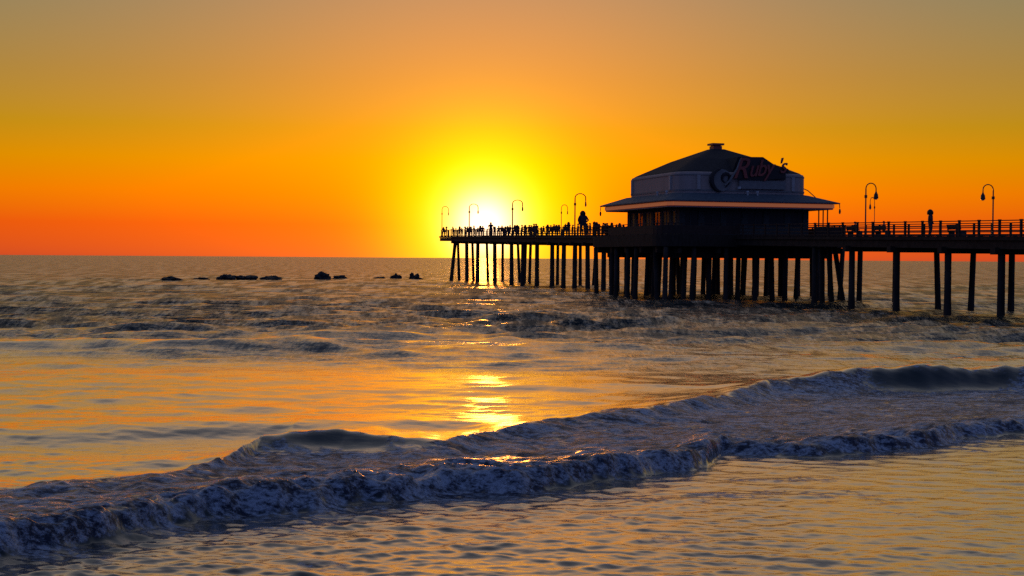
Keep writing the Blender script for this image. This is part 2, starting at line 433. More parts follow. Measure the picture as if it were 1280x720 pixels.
# ------------------------------------------------------------------ people
def make_body(pose, hat=False):
    J = {'pel': (0, 0, .95, .13), 'sp': (0, 0, 1.12, .125), 'ch': (0, .0, 1.33, .15), 'nk': (0, .0, 1.49, .055), 'hd': (0, -.02, 1.62, .095), 'tp': (0, 0, 1.70, .07),
         'sl': (-.18, 0, 1.42, .06), 'sr': (.18, 0, 1.42, .06), 'el': (-.25, .02, 1.14, .042), 'er': (.25, .02, 1.14, .042), 'wl': (-.25, -.06, .90, .03), 'wr': (.25, -.06, .90, .03),
         'al': (-.24, -.1, .82, .035), 'ar': (.24, -.1, .82, .035),
         'hl': (-.10, 0, .88, .09), 'hr': (.10, 0, .88, .09), 'kl': (-.12, -.02, .49, .06), 'kr': (.12, -.02, .49, .06), 'fl': (-.13, .03, .09, .042), 'fr': (.13, .03, .09, .042),
         'tl': (-.14, -.14, .045, .035), 'tr': (.14, -.14, .045, .035)}
    def st(**k):
        for n, p in k.items(): J[n] = (*p, J[n][3])
    if pose == 'akimbo':
        st(er=(.33, .0, 1.14), wr=(.16, -.14, 1.0), ar=(.10, -.16, .98), el=(-.27, .0, 1.14), wl=(-.26, -.08, .92), al=(-.25, -.1, .84), hd=(0, 0, 1.60), tp=(0, 0, 1.74))
        for n, f in (('pel', 1.8), ('sp', 1.6), ('ch', 1.4), ('nk', 2.2), ('hd', 1.3), ('tp', 1.3), ('el', 1.5), ('er', 1.3), ('sl', 1.4), ('sr', 1.3), ('hl', 1.4), ('hr', 1.4), ('kl', 1.5), ('kr', 1.5)): J[n] = (*J[n][:3], J[n][3] * f)
    if pose == 'lean': st(el=(-.28, -.2, 1.18), er=(.28, -.2, 1.18), wl=(-.22, -.42, 1.16), wr=(.22, -.42, 1.16), al=(-.2, -.5, 1.15), ar=(.2, -.5, 1.15), hd=(0, -.09, 1.6), tp=(0, -.09, 1.68))
    if pose == 'photo': st(el=(-.26, -.2, 1.3), er=(.26, -.2, 1.3), wl=(-.1, -.4, 1.55), wr=(.1, -.4, 1.55), al=(-.06, -.45, 1.62), ar=(.06, -.45, 1.62))
    if pose == 'walk': st(kl=(-.11, -.2, .52), fl=(-.12, -.28, .10), tl=(-.13, -.45, .06), kr=(.11, .12, .50), fr=(.12, .38, .13), tr=(.13, .26, .045), el=(-.24, .16, 1.16), wl=(-.22, .12, .93), al=(-.21, .08, .85), er=(.24, -.12, 1.16), wr=(.22, -.3, 1.0), ar=(.2, -.36, .95))
    if pose == 'sit':
        for n in list(J):
            x, y, z, r = J[n]; J[n] = (x, y, z - .42, r)
        st(kl=(-.14, -.45, .50), kr=(.14, -.45, .50), fl=(-.14, -.45, .10), fr=(.14, -.45, .10), tl=(-.15, -.62, .05), tr=(.15, -.62, .05), wl=(-.2, -.3, .6), wr=(.2, -.3, .6), al=(-.17, -.38, .6), ar=(.17, -.38, .6), el=(-.26, -.05, .74), er=(.26, -.05, .74))
    E = [('pel', 'sp'), ('sp', 'ch'), ('ch', 'nk'), ('nk', 'hd'), ('hd', 'tp'), ('ch', 'sl'), ('ch', 'sr'), ('sl', 'el'), ('sr', 'er'), ('el', 'wl'), ('er', 'wr'), ('wl', 'al'), ('wr', 'ar'),
         ('pel', 'hl'), ('pel', 'hr'), ('hl', 'kl'), ('hr', 'kr'), ('kl', 'fl'), ('kr', 'fr'), ('fl', 'tl'), ('fr', 'tr')]
    ks = list(J); me = bpy.data.meshes.new('p'); me.from_pydata([J[k][:3] for k in ks], [(ks.index(a), ks.index(b)) for a, b in E], [])
    o = bpy.data.objects.new('p', me); COL.objects.link(o)
    o.modifiers.new('s', 'SKIN'); sm = o.modifiers.new('d', 'SUBSURF'); sm.levels = 1; sm.render_levels = 1
    for i, k in enumerate(ks):
        d = me.skin_vertices[0].data[i]; d.radius = (J[k][3], J[k][3]); d.use_root = (i == 0)
    bpy.context.view_layer.update()
    out = bpy.data.meshes.new_from_object(o.evaluated_get(bpy.context.evaluated_depsgraph_get()))
    bpy.data.objects.remove(o)
    out.materials.clear()
    return out, J
def person_proto(pose, top, hair='short'):
    r = empty('person', (0, 0, 0)); me, J = make_body(pose)
    for mm in (M[top], M['jean'], M['skin']): me.materials.append(mm)
    for p in me.polygons:
        z = p.center.z; sh = .42 if pose == 'sit' else 0
        p.material_index = 2 if z > 1.52 - sh else (1 if z < .93 - sh else 0); p.use_smooth = True
    me.name = 'body'; b = bpy.data.objects.new('body', me); COL.objects.link(b); b.parent = r
    hx, hy, hz, _ = J['hd']
    h = MB(); rings = []
    k = {'short': 1.0, 'huge': 1.5}.get(hair, 1.25)
    for i in range(7):
        t = i / 6; zz = hz + .15 * k - (.17 if hair == 'short' else .36) * t; rr = (.03, .075, .10, .112, .115, .11, .10)[i] * k
        rings.append([(hx + rr * math.cos(a * math.pi / 5), hy + .035 + rr * math.sin(a * math.pi / 5), zz) for a in range(10)])
    h.loft(rings).build('hair', M['hair'], r, True)
    return r
protos = {n: person_proto(p, c, hr) for n, p, c, hr in (('stand', 'stand', 'cloth', 'short'), ('akimbo', 'akimbo', 'cloth', 'huge'), ('lean', 'lean', 'cloth2', 'short'),
          ('photo', 'photo', 'cloth', 'long'), ('walk', 'walk', 'cloth2', 'short'), ('sit', 'sit', 'cloth', 'short'), ('stand2', 'stand', 'cloth2', 'big'))}
used = set()
def put_person(kind, px, o, h, rz, label, group=None, dz=0, wide=1.0):
    if kind in used: r = copy_tree(protos[kind])
    else: r = protos[kind]; used.add(kind)
    r.location = pp(s_at(px, o), o, dz=dz + .035); k = h / 1.77
    r.scale = (k * wide, k * wide, k); r.rotation_euler = (0, 0, rz)
    for q in ('label', 'group', 'category'):
        if q in r: del r[q]
    tag(r, label, 'person', group)
    return r
crowd = [722, 733, 737, 569.5, 581, 588, 600, 603, 623, 634, 646, 652, 664, 679, 695, 745, 756, 770, 554, 557.5, 566, 574, 577, 584, 592, 596.5, 613, 618, 627, 631, 637, 643, 648, 656, 661, 667, 670, 676, 684, 688, 692, 698, 706, 710, 715, 742, 748, 753, 759, 764, 774, 779]
kinds = ['stand', 'lean', 'stand2', 'photo', 'walk']
for i, px in enumerate(crowd):
    seg = ('between the end lamp and the sun' if px < 586 else 'between the two lamps beside the sun' if px < 640 else
           'between the sun lamp and the short lamp' if px < 701 else 'beside the tallest hooked lamp' if px < 720 else 'between the tallest hooked lamp and the diner')
    special = {554: 'person standing farthest out at the pier end, beside the end lamp', 613: 'person standing tallest against the white core of the sun', 706: 'person with raised arms just right of the short far rail lamp',
               779: 'person standing closest to the left wall of the diner', 676: 'small person standing alone between two clusters of the crowd'}
    h = random.uniform(1.6, 1.95)
    if px in (613,): h = 2.35
    if px == 676: h = 1.35
    k = 'photo' if px == 706 else random.choice(kinds)
    o = random.uniform(.9, 2.6) if random.random() < .7 else random.uniform(3, 7)
    put_person(k, px, o, h, random.uniform(0, 6.28), special.get(px, 'person in the pier crowd ' + seg), 'people watching the sunset from the pier', wide=1.4)
put_person('akimbo', 728, 1.0, 3.3, ANG + math.pi * .0, 'tall dark figure with big rounded hair and hand on hip, high above the crowd', None, wide=1.25)
put_person('stand2', 1162, 1.0, 2.05, ANG + 1.2, 'person with bushy hair standing at the rail between the two right lamps', None, wide=1.5)
def bench(px, o, label):
    r = empty('bench', pp(s_at(px, o), o, dz=.035), ANG + math.pi / 2)
    st = MB()
    for k in range(4): st.box((0, -.2 + k * .13, .45), (.9, .055, .02))
    st.build('seat', M['rail'], r)
    bk = MB()
    for k in range(3): bk.box((0, .30 + .03 * k, .58 + k * .14), (.9, .018, .055))
    bk.build('backrest', M['rail'], r)
    for x in (-.75, .75):
        MB().box((x, 0, .21), (.04, .26, .21)).box((x, .33, .62), (.035, .03, .30)).build('leg', M['metal'], r)
    return tag(r, label, 'bench', 'benches on the pier deck')
bench(1103, 2.2, 'low dark bench on the deck just right of the lamp nearest the diner')
bench(1196, 2.2, 'low dark bench on the deck between the bushy haired person and the right lamp')
bench(1068, 2.2, 'low dark bench on the deck between the diner and its nearest lamp')
put_person('sit', 1104, 2.2, 1.7, ANG + math.pi / 2, 'person seated low just right of the lamp nearest the diner', None)
put_person('sit', 1068, 2.2, 1.7, ANG + math.pi / 2, 'person seated low between the diner and its nearest lamp', None)

# ------------------------------------------------------------------ rocks in the water
from mathutils import noise as mn
rocks = [(405, 349.6, 2.9, 1.15, 'biggest rounded dark rock in the water left of the pier'), (424, 349, 2.6, .6, 'low long rock touching the right side of the biggest rock'),
         (495, 349, 1.7, .95, 'small rounded rock standing alone between the biggest rock and the pier'), (514.5, 348.5, 1.0, 1.1, 'small upright rock, left of the pair nearest the pier end'), (521, 349.4, 1.7, .75, 'squat rock, right of the pair nearest the pier end'),
         (283, 350, 3.0, .85, 'middle dark rock of the row left of the biggest rock, domed top'), (308, 350, 3.0, .75, 'flat dark rock second to the left of the biggest rock'), (340, 350, 3.4, .7, 'wide flat dark rock next to the left of the biggest rock'),
         (215, 351, 4.2, .6, 'long flat dark rock at the far left of the row'), (252, 350.5, 2.6, .45, 'low thin rock beside the long leftmost rock'), (474, 349, 2.2, .4, 'thin low rock just left of the small lone rock')]
for i, (px, py, w, h, lab) in enumerate(rocks):
    g = ground(px, py)
    bm = bmesh.new(); bmesh.ops.create_icosphere(bm, subdivisions=4, radius=1)
    for v in bm.verts:
        n = mn.fractal(v.co * 1.3 + Vector((i * 5.1, 0, 0)), 1.0, 2.0, 5)
        v.co = v.co * (1 + .55 * n)
        v.co = Vector((v.co.x * w / 2, v.co.y * w * .35, v.co.z * h * 1.0))
    me = bpy.data.meshes.new('rock'); bm.to_mesh(me); bm.free(); me.materials.append(M['rock'])
    o = bpy.data.objects.new('rock', me); COL.objects.link(o); o.location = (g.x, g.y, .05)
    tag(o, lab, 'rock', 'rocks breaking the surface left of the pier')

# ------------------------------------------------------------------ sea
def hash2(ix, iy, seed):
    h = (ix.astype(np.int64) * 374761393 + iy.astype(np.int64) * 668265263 + seed * 974711) & 0xffffffff
    h = ((h ^ (h >> 13)) * 1274126177) & 0xffffffff
    return (h ^ (h >> 16)) & 0xffffffff
def perlin(x, y, seed=0):
    x0 = np.floor(x); y0 = np.floor(y); fx = (x - x0).astype(np.float32); fy = (y - y0).astype(np.float32)
    u = fx * fx * fx * (fx * (fx * 6 - 15) + 10); v = fy * fy * fy * (fy * (fy * 6 - 15) + 10)
    def g(dx, dy):
        a = hash2(x0 + dx, y0 + dy, seed).astype(np.float32) * np.float32(2 * np.pi / 4294967296)
        return np.cos(a) * (fx - dx) + np.sin(a) * (fy - dy)
    a = g(0, 0) * (1 - u) + g(1, 0) * u; b = g(0, 1) * (1 - u) + g(1, 1) * u
    return (a * (1 - v) + b * v) * 1.5
def sstep(a, b, x):
    t = np.clip((x - a) / (b - a), 0, 1); return t * t * (3 - 2 * t)

az_f = np.linspace(-R(26), R(26), 1300)
az_c = np.concatenate([np.linspace(R(26), R(334), 150)[1:-1]])
az = np.concatenate([az_f, az_c])
NA = len(az)
inv = np.linspace(1 / 8.0, 1 / 420, 1150)
rad = np.concatenate([[1.0, 3.0, 5, 6.5], 1 / inv, np.geomspace(420, 28000, 130)[1:]])
NR = len(rad)
dr = np.gradient(rad)
RR, AZ = np.meshgrid(rad, az, indexing='ij'); DR = np.repeat(dr[:, None], NA, 1)
X = RR * np.sin(AZ); Y = RR * np.cos(AZ)
fine = (np.abs(((AZ + np.pi) % (2 * np.pi)) - np.pi) < R(27))
SP = np.where(fine, DR, np.maximum(DR, RR * .036))

Fp = [(-250, 735), (0, 703), (80, 690), (150, 676), (250, 657), (330, 647), (420, 638), (500, 630), (560, 620), (640, 619), (700, 612), (790, 600), (850, 590), (884, 582), (905, 567), (1000, 572), (1060, 569), (1160, 559), (1210, 549), (1280, 544), (1500, 520)]
Bp = [(-250, 612), (0, 597), (100, 588), (200, 585), (280, 568), (330, 549), (430, 546), (520, 548), (560, 546), (640, 529), (720, 519), (800, 512), (900, 494), (960, 481), (1080, 475), (1280, 474), (1500, 470)]
Fg = np.array([ground(*p) for p in Fp]); Bg = np.array([ground(p[0], p[1], .38) for p in Bp])
ps = np.argsort(Fg[:, 0])
Fy = np.interp(X, Fg[:, 0], Fg[:, 1]); By = np.interp(X, Bg[:, 0], Bg[:, 1])
# extend beyond the measured ends along the same line
sl = .72
Fy = np.where(X < Fg[0, 0], Fg[0, 1] + (X - Fg[0, 0]) * sl, np.where(X > Fg[-1, 0], Fg[-1, 1] + (X - Fg[-1, 0]) * sl, Fy))
By = np.where(X < Bg[0, 0], Bg[0, 1] + (X - Bg[0, 0]) * sl, np.where(X > Bg[-1, 0], Bg[-1, 1] + (X - Bg[-1, 0]) * .45, By))
wob = .22 * perlin(X * .9, Y * .3, 3) + .12 * perlin(X * 2.7, Y * .8, 4)
S = Y - Fy + wob * 1.0
T = S / np.maximum(By - Fy, 2.0)
near = (Y > 0) & (Y < 130)
# --- bore and second crest
pxv = 640 + FPX * X / np.maximum(Y, 1)
bh = np.interp(pxv, [0, 300, 640, 870, 900, 1280], [.37, .36, .35, .31, .24, .22]) * (1 + .25 * perlin(X * .8, Y * .1, 9))
bore = bh * sstep(-.02, .42, S) * (1 - .55 * sstep(.6, 4.5, S)) * (1 - sstep(.75, 1.15, T) * .9)
hr = np.interp(pxv, [-100, 150, 250, 330, 430, 510, 600, 700, 850, 980, 1080, 1180, 1280, 1500], [.12, .14, .22, .40, .46, .38, .24, .28, .34, .46, .70, .74, .66, .6]) * (1 + .22 * perlin(X * .45, Y * .2, 15) + .10 * perlin(X * 1.7, Y * .5, 16))
db = Y - By
gz = np.clip(np.exp(-((pxv - 420) / 105.) ** 2) + np.exp(-((pxv - 1180) / 110.) ** 4), 0, 1)
ridge = hr * np.where(db < 0, np.exp(-(np.abs(db) / (.95 - .42 * gz)) ** 1.7), np.exp(-(db / 3.0) ** 2))
band = sstep(-.05, .25, S) * (1 - sstep(.96, 1.04, T + .05 * perlin(X * 1.3, Y * 1.3, 21)))
glass = np.exp(-((pxv - 425) / 92.) ** 2) * np.exp(-((db + .42) / .58) ** 2) + .9 * sstep(0, 1, 1 - np.abs((pxv - 1180) / 110) ** 4) * np.exp(-((db + .45) / .62) ** 2)
glass = np.clip(glass * 1.5 * (1 + .5 * perlin(X * 1.1, Y * 1.3, 41) + .3 * perlin(X * 3, Y * 3.5, 43)) - .12, 0, 1)
Z = np.where(near, bore + ridge, 0)
# --- turbulent foam relief
def fbm(x, y, seed, octs, lam0):
    h = np.zeros_like(x); a = 1.0
    for i in range(octs):
        lam = lam0 / 2 ** i
        w = sstep(1.6, 3.5, lam / SP)
        h += a * w * perlin(x / lam, y / lam, seed + i); a *= .55
    return h
turb = fbm(X * .6 + .3 * perlin(X, Y, 5), Y * 1.25, 50, 6, 1.3)
rid = 1 - np.abs(fbm(X * .8, Y * 1.0, 70, 5, .8)) * 2.2
Z += np.where(near, band * (1 - .7 * glass) * (.065 * turb + .055 * rid) * (.6 + .8 * np.exp(-((S - .7) / .9) ** 2) ), 0)
# --- wind waves and swell
gain_far = sstep(46, 80, Y + 6 * perlin(X * .05, Y * .05, 12)) + .0
gain_far = np.where(Y > 0, gain_far, .4)
gain_far *= 1 - .1 * sstep(4, 20, X) * sstep(60, 90, Y) * (1 - sstep(110, 150, Y))
calm = 1 - gain_far
swash = 1 - sstep(-.6, .3, S)
patch = 1 + .6 * perlin(X * .07, Y * .045, 31)
N = 84
lams = np.geomspace(.2, 26, N)
for i, lam in enumerate(lams):
    th = rng.normal(-.12, .55 if lam < 9 else .25); k = 2 * np.pi / lam
    ph = rng.uniform(0, 6.28)
    sl_far = .05 if lam < 1.5 else .068 if lam < 5 else .036 if lam < 12 else .02
    sl_calm = .020 if lam < .6 else .016 if lam < 2.5 else .008 if lam < 5 else .004
    sl_sw = .034 if lam < .33 else .034 if lam < .9 else .014 if lam < 1.3 else (.006 if lam < 2 else .0)
    slope = sl_far * gain_far + calm * (sl_calm * (1 - swash) + sl_sw * swash) * patch
    slope = slope * (1 - .6 * band * near)
    w = sstep(1.3, 3.0, lam / SP)
    if w.max() <= 0: continue
    warp = .35 * lam * perlin(X / (lam * 5), Y / (lam * 5), 100 + i)
    arg = k * (X * math.sin(th) + Y * math.cos(th) + warp) + ph
    sh = np.exp(1.1 * (np.sin(arg) - 1)) - .42
    Z += (slope / k) * w * sh * 1.9 * (1 + .8 * perlin(X / (lam * 9), Y / (lam * 7), 300 + i))
# broad gentle undulations on the calm strip behind the breaker
for (px, py, ln, am) in ((470, 548, 5, .0), (700, 487, 4.5, .10), (230, 541, 6.5, .12), (380, 535, 5, .09), (520, 416, 11, .20), (90, 437, 11, .26), (700, 440, 9, .12), (430, 425, 9, .15), (120, 470, 6, .06), (850, 455, 8, .10)):
    g = ground(px, py); dx = X - g.x; dy = Y - g.y - .12 * dx
    Z += am * np.exp(-(dx / ln) ** 2) * np.where(dy < 0, np.exp(-(dy / (.35 + .015 * g.y)) ** 2), np.exp(-(dy / (1.0 + .03 * g.y)) ** 2))
fade = 1 - sstep(600, 1500, RR); Z *= fade
# --- foam amount per vertex
fn = fbm(X * .6, Y * 1.5, 150, 6, 2.2)
lace = 1 - np.abs(fbm(X * .7, Y * 1.1, 170, 6, 1.5)) * 2.6
foam = band * (.88 + .30 * turb) * (1 - glass)
ahl = np.interp(pxv, [0, 350, 600], [1.7, 1.4, .9])
ahead = np.exp(-np.clip(-S, 0, 50) / ahl) * (S < .3) * .95
foam = np.maximum(foam, ahead * np.clip(.5 + .9 * fn + .3 * lace, 0, 1))
foam = np.maximum(foam, swash * np.clip((fn * .8 + lace * .35 - .34 + .12 * perlin(X * .25, Y * .25, 77)) * 1.3, 0, .55) * sstep(-14, -1, S))
back = np.exp(-np.clip(db, 0, 60) / 1.0) * (db > -.12) * .6 * (1 - .6 * (glass > .3))
foam = np.maximum(foam, back * np.clip(.1 + .8 * fn, 0, 1))
# foam round the near piles
foam = np.maximum(foam, .75 * np.exp(-((db + .05) / .12) ** 2) * np.clip(.5 + 1.2 * perlin(X * 1.5, Y, 81), 0, 1) * (glass > .1))
foam = np.where(near, foam, 0)
for (px, py, l, w_) in ((1100, 392, 9, 2.5), (1200, 398, 9, 2.0)):
    g = ground(px, py); foam = np.maximum(foam, .85 * np.exp(-((X - g.x) / l) ** 2 - ((Y - g.y) / w_) ** 2) * np.clip(.2 + 1.5 * fbm(X, Y, 190, 5, 2.5), 0, 1))
foam = np.clip(foam, 0, 1)

nv = NR * NA
co = np.stack([X, Y, Z], -1).reshape(-1, 3).astype(np.float32)
co = np.vstack([co, np.array([[0, 0, 0]], np.float32)])
ii = np.arange(NR - 1)[:, None] * NA; jj = np.arange(NA)[None, :]; jn = (jj + 1) % NA
q = np.stack([ii + jj, ii + jn, ii + NA + jn, ii + NA + jj], -1).reshape(-1, 4)[:, ::-1]
j1 = np.arange(NA); tri = np.stack([np.full(NA, nv), (j1 + 1) % NA, j1], -1)
me = bpy.data.meshes.new('sea')
me.vertices.add(nv + 1); me.vertices.foreach_set('co', co.ravel())
li = np.concatenate([q.ravel(), tri.ravel()]).astype(np.int32)
ls = np.concatenate([np.arange(len(q)) * 4, len(q) * 4 + np.arange(NA) * 3]).astype(np.int32)
me.loops.add(len(li)); me.loops.foreach_set('vertex_index', li)
me.polygons.add(len(ls)); me.polygons.foreach_set('loop_start', ls)
me.update(calc_edges=True); me.validate()
me.polygons.foreach_set('use_smooth', np.ones(len(ls), bool))
at = me.attributes.new('foam', 'FLOAT', 'POINT'); at.data.foreach_set('value', np.append(foam.ravel(), 0).astype(np.float32))
sea = bpy.data.objects.new('sea', me); COL.objects.link(sea); tag(sea, kind='structure')

mt, nt, b = newmat('sea_water'); nd = nt.nodes; lk = nt.links
def math_(op, a, b_=None, c=None, clamp=False):
    n = nd.new('ShaderNodeMath'); n.operation = op; n.use_clamp = clamp
    for i, x in enumerate((a, b_, c)):
        if x is None: continue
        if isinstance(x, (int, float)): n.inputs[i].default_value = x
        else: lk.new(x, n.inputs[i])
    return n.outputs[0]
geo = nd.new('ShaderNodeNewGeometry')
at = nd.new('ShaderNodeAttribute'); at.attribute_name = 'foam'
def noise(scale, detail, stretch=(1, 1, 1), rough=.55):
    mp = nd.new('ShaderNodeMapping'); mp.inputs['Scale'].default_value = stretch
    n = nd.new('ShaderNodeTexNoise'); n.inputs['Scale'].default_value = scale; n.inputs['Detail'].default_value = detail; n.inputs['Roughness'].default_value = rough
    lk.new(geo.outputs['Position'], mp.inputs[0]); lk.new(mp.outputs[0], n.inputs['Vector']); return n.outputs['Fac']
sepp = nd.new('ShaderNodeSeparateXYZ'); lk.new(geo.outputs['Position'], sepp.inputs[0])
far = nd.new('ShaderNodeMapRange'); far.inputs['From Min'].default_value = 44; far.inputs['From Max'].default_value = 84; nF = noise(.12, 3, (.5, 1, 1), .6); lk.new(math_('ADD', sepp.outputs['Y'], math_('MULTIPLY_ADD', nF, 70.0, -35.0)), far.inputs['Value'])
n1 = noise(6.5, 5, (.45, 1, 1)); n2 = noise(1.1, 4, (.45, 1, 1)); n3 = noise(.32, 3, (.5, 1, 1))
# water normal: fine ripples near, longer ones far out
b1 = nd.new('ShaderNodeBump'); b1.inputs['Distance'].default_value = .06; lk.new(n1, b1.inputs['Height'])
lk.new(math_('MULTIPLY_ADD', far.outputs[0], .25, .17), b1.inputs['Strength'])
b2 = nd.new('ShaderNodeBump'); b2.inputs['Distance'].default_value = .35; lk.new(n2, b2.inputs['Height']); lk.new(b1.outputs[0], b2.inputs['Normal'])
lk.new(math_('MULTIPLY_ADD', far.outputs[0], .55, .03), b2.inputs['Strength'])
b3 = nd.new('ShaderNodeBump'); b3.inputs['Distance'].default_value = 1.0; lk.new(n3, b3.inputs['Height']); lk.new(b2.outputs[0], b3.inputs['Normal'])
lk.new(math_('MULTIPLY', far.outputs[0], .8), b3.inputs['Strength'])
n4 = noise(.11, 3, (.5, 1, 1))
b4 = nd.new('ShaderNodeBump'); b4.inputs['Distance'].default_value = 2.5; lk.new(n4, b4.inputs['Height']); lk.new(b3.outputs[0], b4.inputs['Normal'])
lk.new(math_('MULTIPLY', far.outputs[0], .6), b4.inputs['Strength'])
n5 = noise(.9, 4, (1, .22, 1), .6)
b5 = nd.new('ShaderNodeBump'); b5.inputs['Distance'].default_value = .8; lk.new(n5, b5.inputs['Height']); lk.new(b4.outputs[0], b5.inputs['Normal'])
lk.new(math_('MULTIPLY', far.outputs[0], .8), b5.inputs['Strength'])
b4 = b5
lk.new(b4.outputs[0], b.inputs['Normal'])
b.inputs['Base Color'].default_value = (.022, .040, .042, 1); b.inputs['IOR'].default_value = 1.33
lk.new(math_('MULTIPLY_ADD', far.outputs[0], .20, .06), b.inputs['Roughness'])
gs_ = nd.new('ShaderNodeBsdfGlossy'); gs_.inputs['Color'].default_value = (1, .92, .79, 1); lk.new(b4.outputs[0], gs_.inputs['Normal']); lk.new(math_('MULTIPLY_ADD', far.outputs[0], .16, .12), gs_.inputs['Roughness'])
mg = nd.new('ShaderNodeMixShader'); far2 = nd.new('ShaderNodeMapRange'); far2.inputs['From Min'].default_value = 80; far2.inputs['From Max'].default_value = 190; lk.new(sepp.outputs['Y'], far2.inputs['Value'])
sA = noise(1.0, 4, (1.5, .33, 1), .7); s0 = noise(1.0, 4, (3.6, .95, 1), .7); sB = noise(1.0, 3, (.55, .07, 1), .6); sC = noise(1.0, 2, (.10, .10, 1), .5)
far1 = nd.new('ShaderNodeMapRange'); far1.inputs['From Min'].default_value = 60; far1.inputs['From Max'].default_value = 120; lk.new(sepp.outputs['Y'], far1.inputs['Value'])
mx0 = nd.new('ShaderNodeMix'); lk.new(far1.outputs[0], mx0.inputs[0]); lk.new(s0, mx0.inputs[2]); lk.new(sA, mx0.inputs[3])
mxs = nd.new('ShaderNodeMix'); lk.new(far2.outputs[0], mxs.inputs[0]); lk.new(mx0.outputs[0], mxs.inputs[2]); lk.new(sB, mxs.inputs[3])
sm_ = math_('ADD', math_('MULTIPLY', mxs.outputs[0], .84), math_('MULTIPLY', sC, .16))
stk = nd.new('ShaderNodeMapRange'); stk.interpolation_type = 'SMOOTHSTEP'; stk.inputs['From Min'].default_value = .46; stk.inputs['From Max'].default_value = .58; lk.new(sm_, stk.inputs['Value'])
lk.new(math_('MULTIPLY_ADD', math_('MULTIPLY', far.outputs[0], math_('SUBTRACT', 1.0, stk.outputs[0])), -.36, .5), b.inputs['Specular IOR Level'])
lw = nd.new('ShaderNodeLayerWeight'); lw.inputs['Blend'].default_value = .5
lk.new(math_('MULTIPLY', math_('SUBTRACT', 1.0, math_('MULTIPLY', far.outputs[0], math_('MULTIPLY_ADD', stk.outputs[0], -.60, 1.0))), math_('POWER', lw.outputs['Facing'], 2.1)), mg.inputs[0]); lk.new(b.outputs[0], mg.inputs[1]); lk.new(gs_.outputs[0], mg.inputs[2])
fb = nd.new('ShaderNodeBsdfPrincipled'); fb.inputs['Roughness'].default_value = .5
fcr = None; fb.inputs['Specular IOR Level'].default_value = .3
f1 = noise(7, 6, (.8, 1, 1), .7)
f2 = noise(12, 5, (.45, 1, 1), .75)
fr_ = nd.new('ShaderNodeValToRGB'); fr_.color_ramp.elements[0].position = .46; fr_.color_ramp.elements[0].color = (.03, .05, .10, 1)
fr_.color_ramp.elements[1].position = .555; fr_.color_ramp.elements[1].color = (.74, .87, 1.0, 1)  # thin to dense foam; the blue of shade is tinted into both colours
f3 = noise(2.6, 4, (.35, 1, .6), .65)
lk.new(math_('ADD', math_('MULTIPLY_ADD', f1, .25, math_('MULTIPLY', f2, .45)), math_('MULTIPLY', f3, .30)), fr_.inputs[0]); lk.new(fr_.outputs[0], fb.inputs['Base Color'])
bf = nd.new('ShaderNodeBump'); bf.inputs['Distance'].default_value = .14; bf.inputs['Strength'].default_value = .9; lk.new(f1, bf.inputs['Height']); lk.new(bf.outputs[0], fb.inputs['Normal'])
# bubbles open and close: threshold the foam amount with noise
vo = nd.new('ShaderNodeTexVoronoi'); vo.feature = 'DISTANCE_TO_EDGE'; vo.inputs['Scale'].default_value = 4.5
mpv = nd.new('ShaderNodeMapping'); mpv.inputs['Scale'].default_value = (.7, 1, 1)
wn = nd.new('ShaderNodeTexNoise'); wn.inputs['Scale'].default_value = 2.2; wn.inputs['Detail'].default_value = 3
lk.new(geo.outputs['Position'], wn.inputs['Vector'])
va = nd.new('ShaderNodeVectorMath'); va.operation = 'MULTIPLY_ADD'; lk.new(wn.outputs['Color'], va.inputs[0]); va.inputs[1].default_value = (.6, .6, .6); lk.new(geo.outputs['Position'], va.inputs[2])
lk.new(va.outputs[0], mpv.inputs[0]); lk.new(mpv.outputs[0], vo.inputs['Vector'])
cell = math_('SUBTRACT', 1.0, math_('MULTIPLY', vo.outputs['Distance'], 3.2, clamp=True))
pat = math_('ADD', math_('MULTIPLY', cell, .35), math_('MULTIPLY', f1, .75))
x = math_('SUBTRACT', math_('ADD', at.outputs['Fac'], pat), .92)
fm = nd.new('ShaderNodeMapRange'); fm.interpolation_type = 'SMOOTHSTEP'; fm.inputs['From Min'].default_value = -.12; fm.inputs['From Max'].default_value = .38; lk.new(x, fm.inputs['Value'])
gate = math_('MULTIPLY', at.outputs['Fac'], 8.0, clamp=True)
fac = math_('MULTIPLY', math_('MULTIPLY', fm.outputs[0], gate), .92)
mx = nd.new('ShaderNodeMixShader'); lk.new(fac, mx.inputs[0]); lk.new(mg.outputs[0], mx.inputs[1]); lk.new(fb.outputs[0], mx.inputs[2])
lk.new(mx.outputs[0], nd['Material Output'].inputs[0])
me.materials.append(mt)

# ------------------------------------------------------------------ sky, sun, haze
SUN_AZ = math.atan((606 - 640) / FPX); SUN_EL = R(1.35)
sd = Vector((math.sin(SUN_AZ) * math.cos(SUN_EL), math.cos(SUN_AZ) * math.cos(SUN_EL), math.sin(SUN_EL)))
w = bpy.data.worlds.new('World'); sc.world = w; w.use_nodes = True
nt = w.node_tree; nd = nt.nodes; lk = nt.links
for n in list(nd): nd.remove(n)
tc = nd.new('ShaderNodeTexCoord')
nrm = nd.new('ShaderNodeVectorMath'); nrm.operation = 'NORMALIZE'; lk.new(tc.outputs['Generated'], nrm.inputs[0])
sep = nd.new('ShaderNodeSeparateXYZ'); lk.new(nrm.outputs[0], sep.inputs[0])
el = math_('DIVIDE', math_('ARCSINE', sep.outputs['Z']), math.pi / 2)       # 0..1 to the zenith
def ramp(fac, stops, scale=1.0):
    r = nd.new('ShaderNodeValToRGB'); lk.new(fac, r.inputs[0]); e = r.color_ramp.elements
    while len(e) < len(stops): e.new(.5)
    for i, (p, c) in enumerate(stops): e[i].position = p; e[i].color = (*c, 1)
    return r.outputs[0]
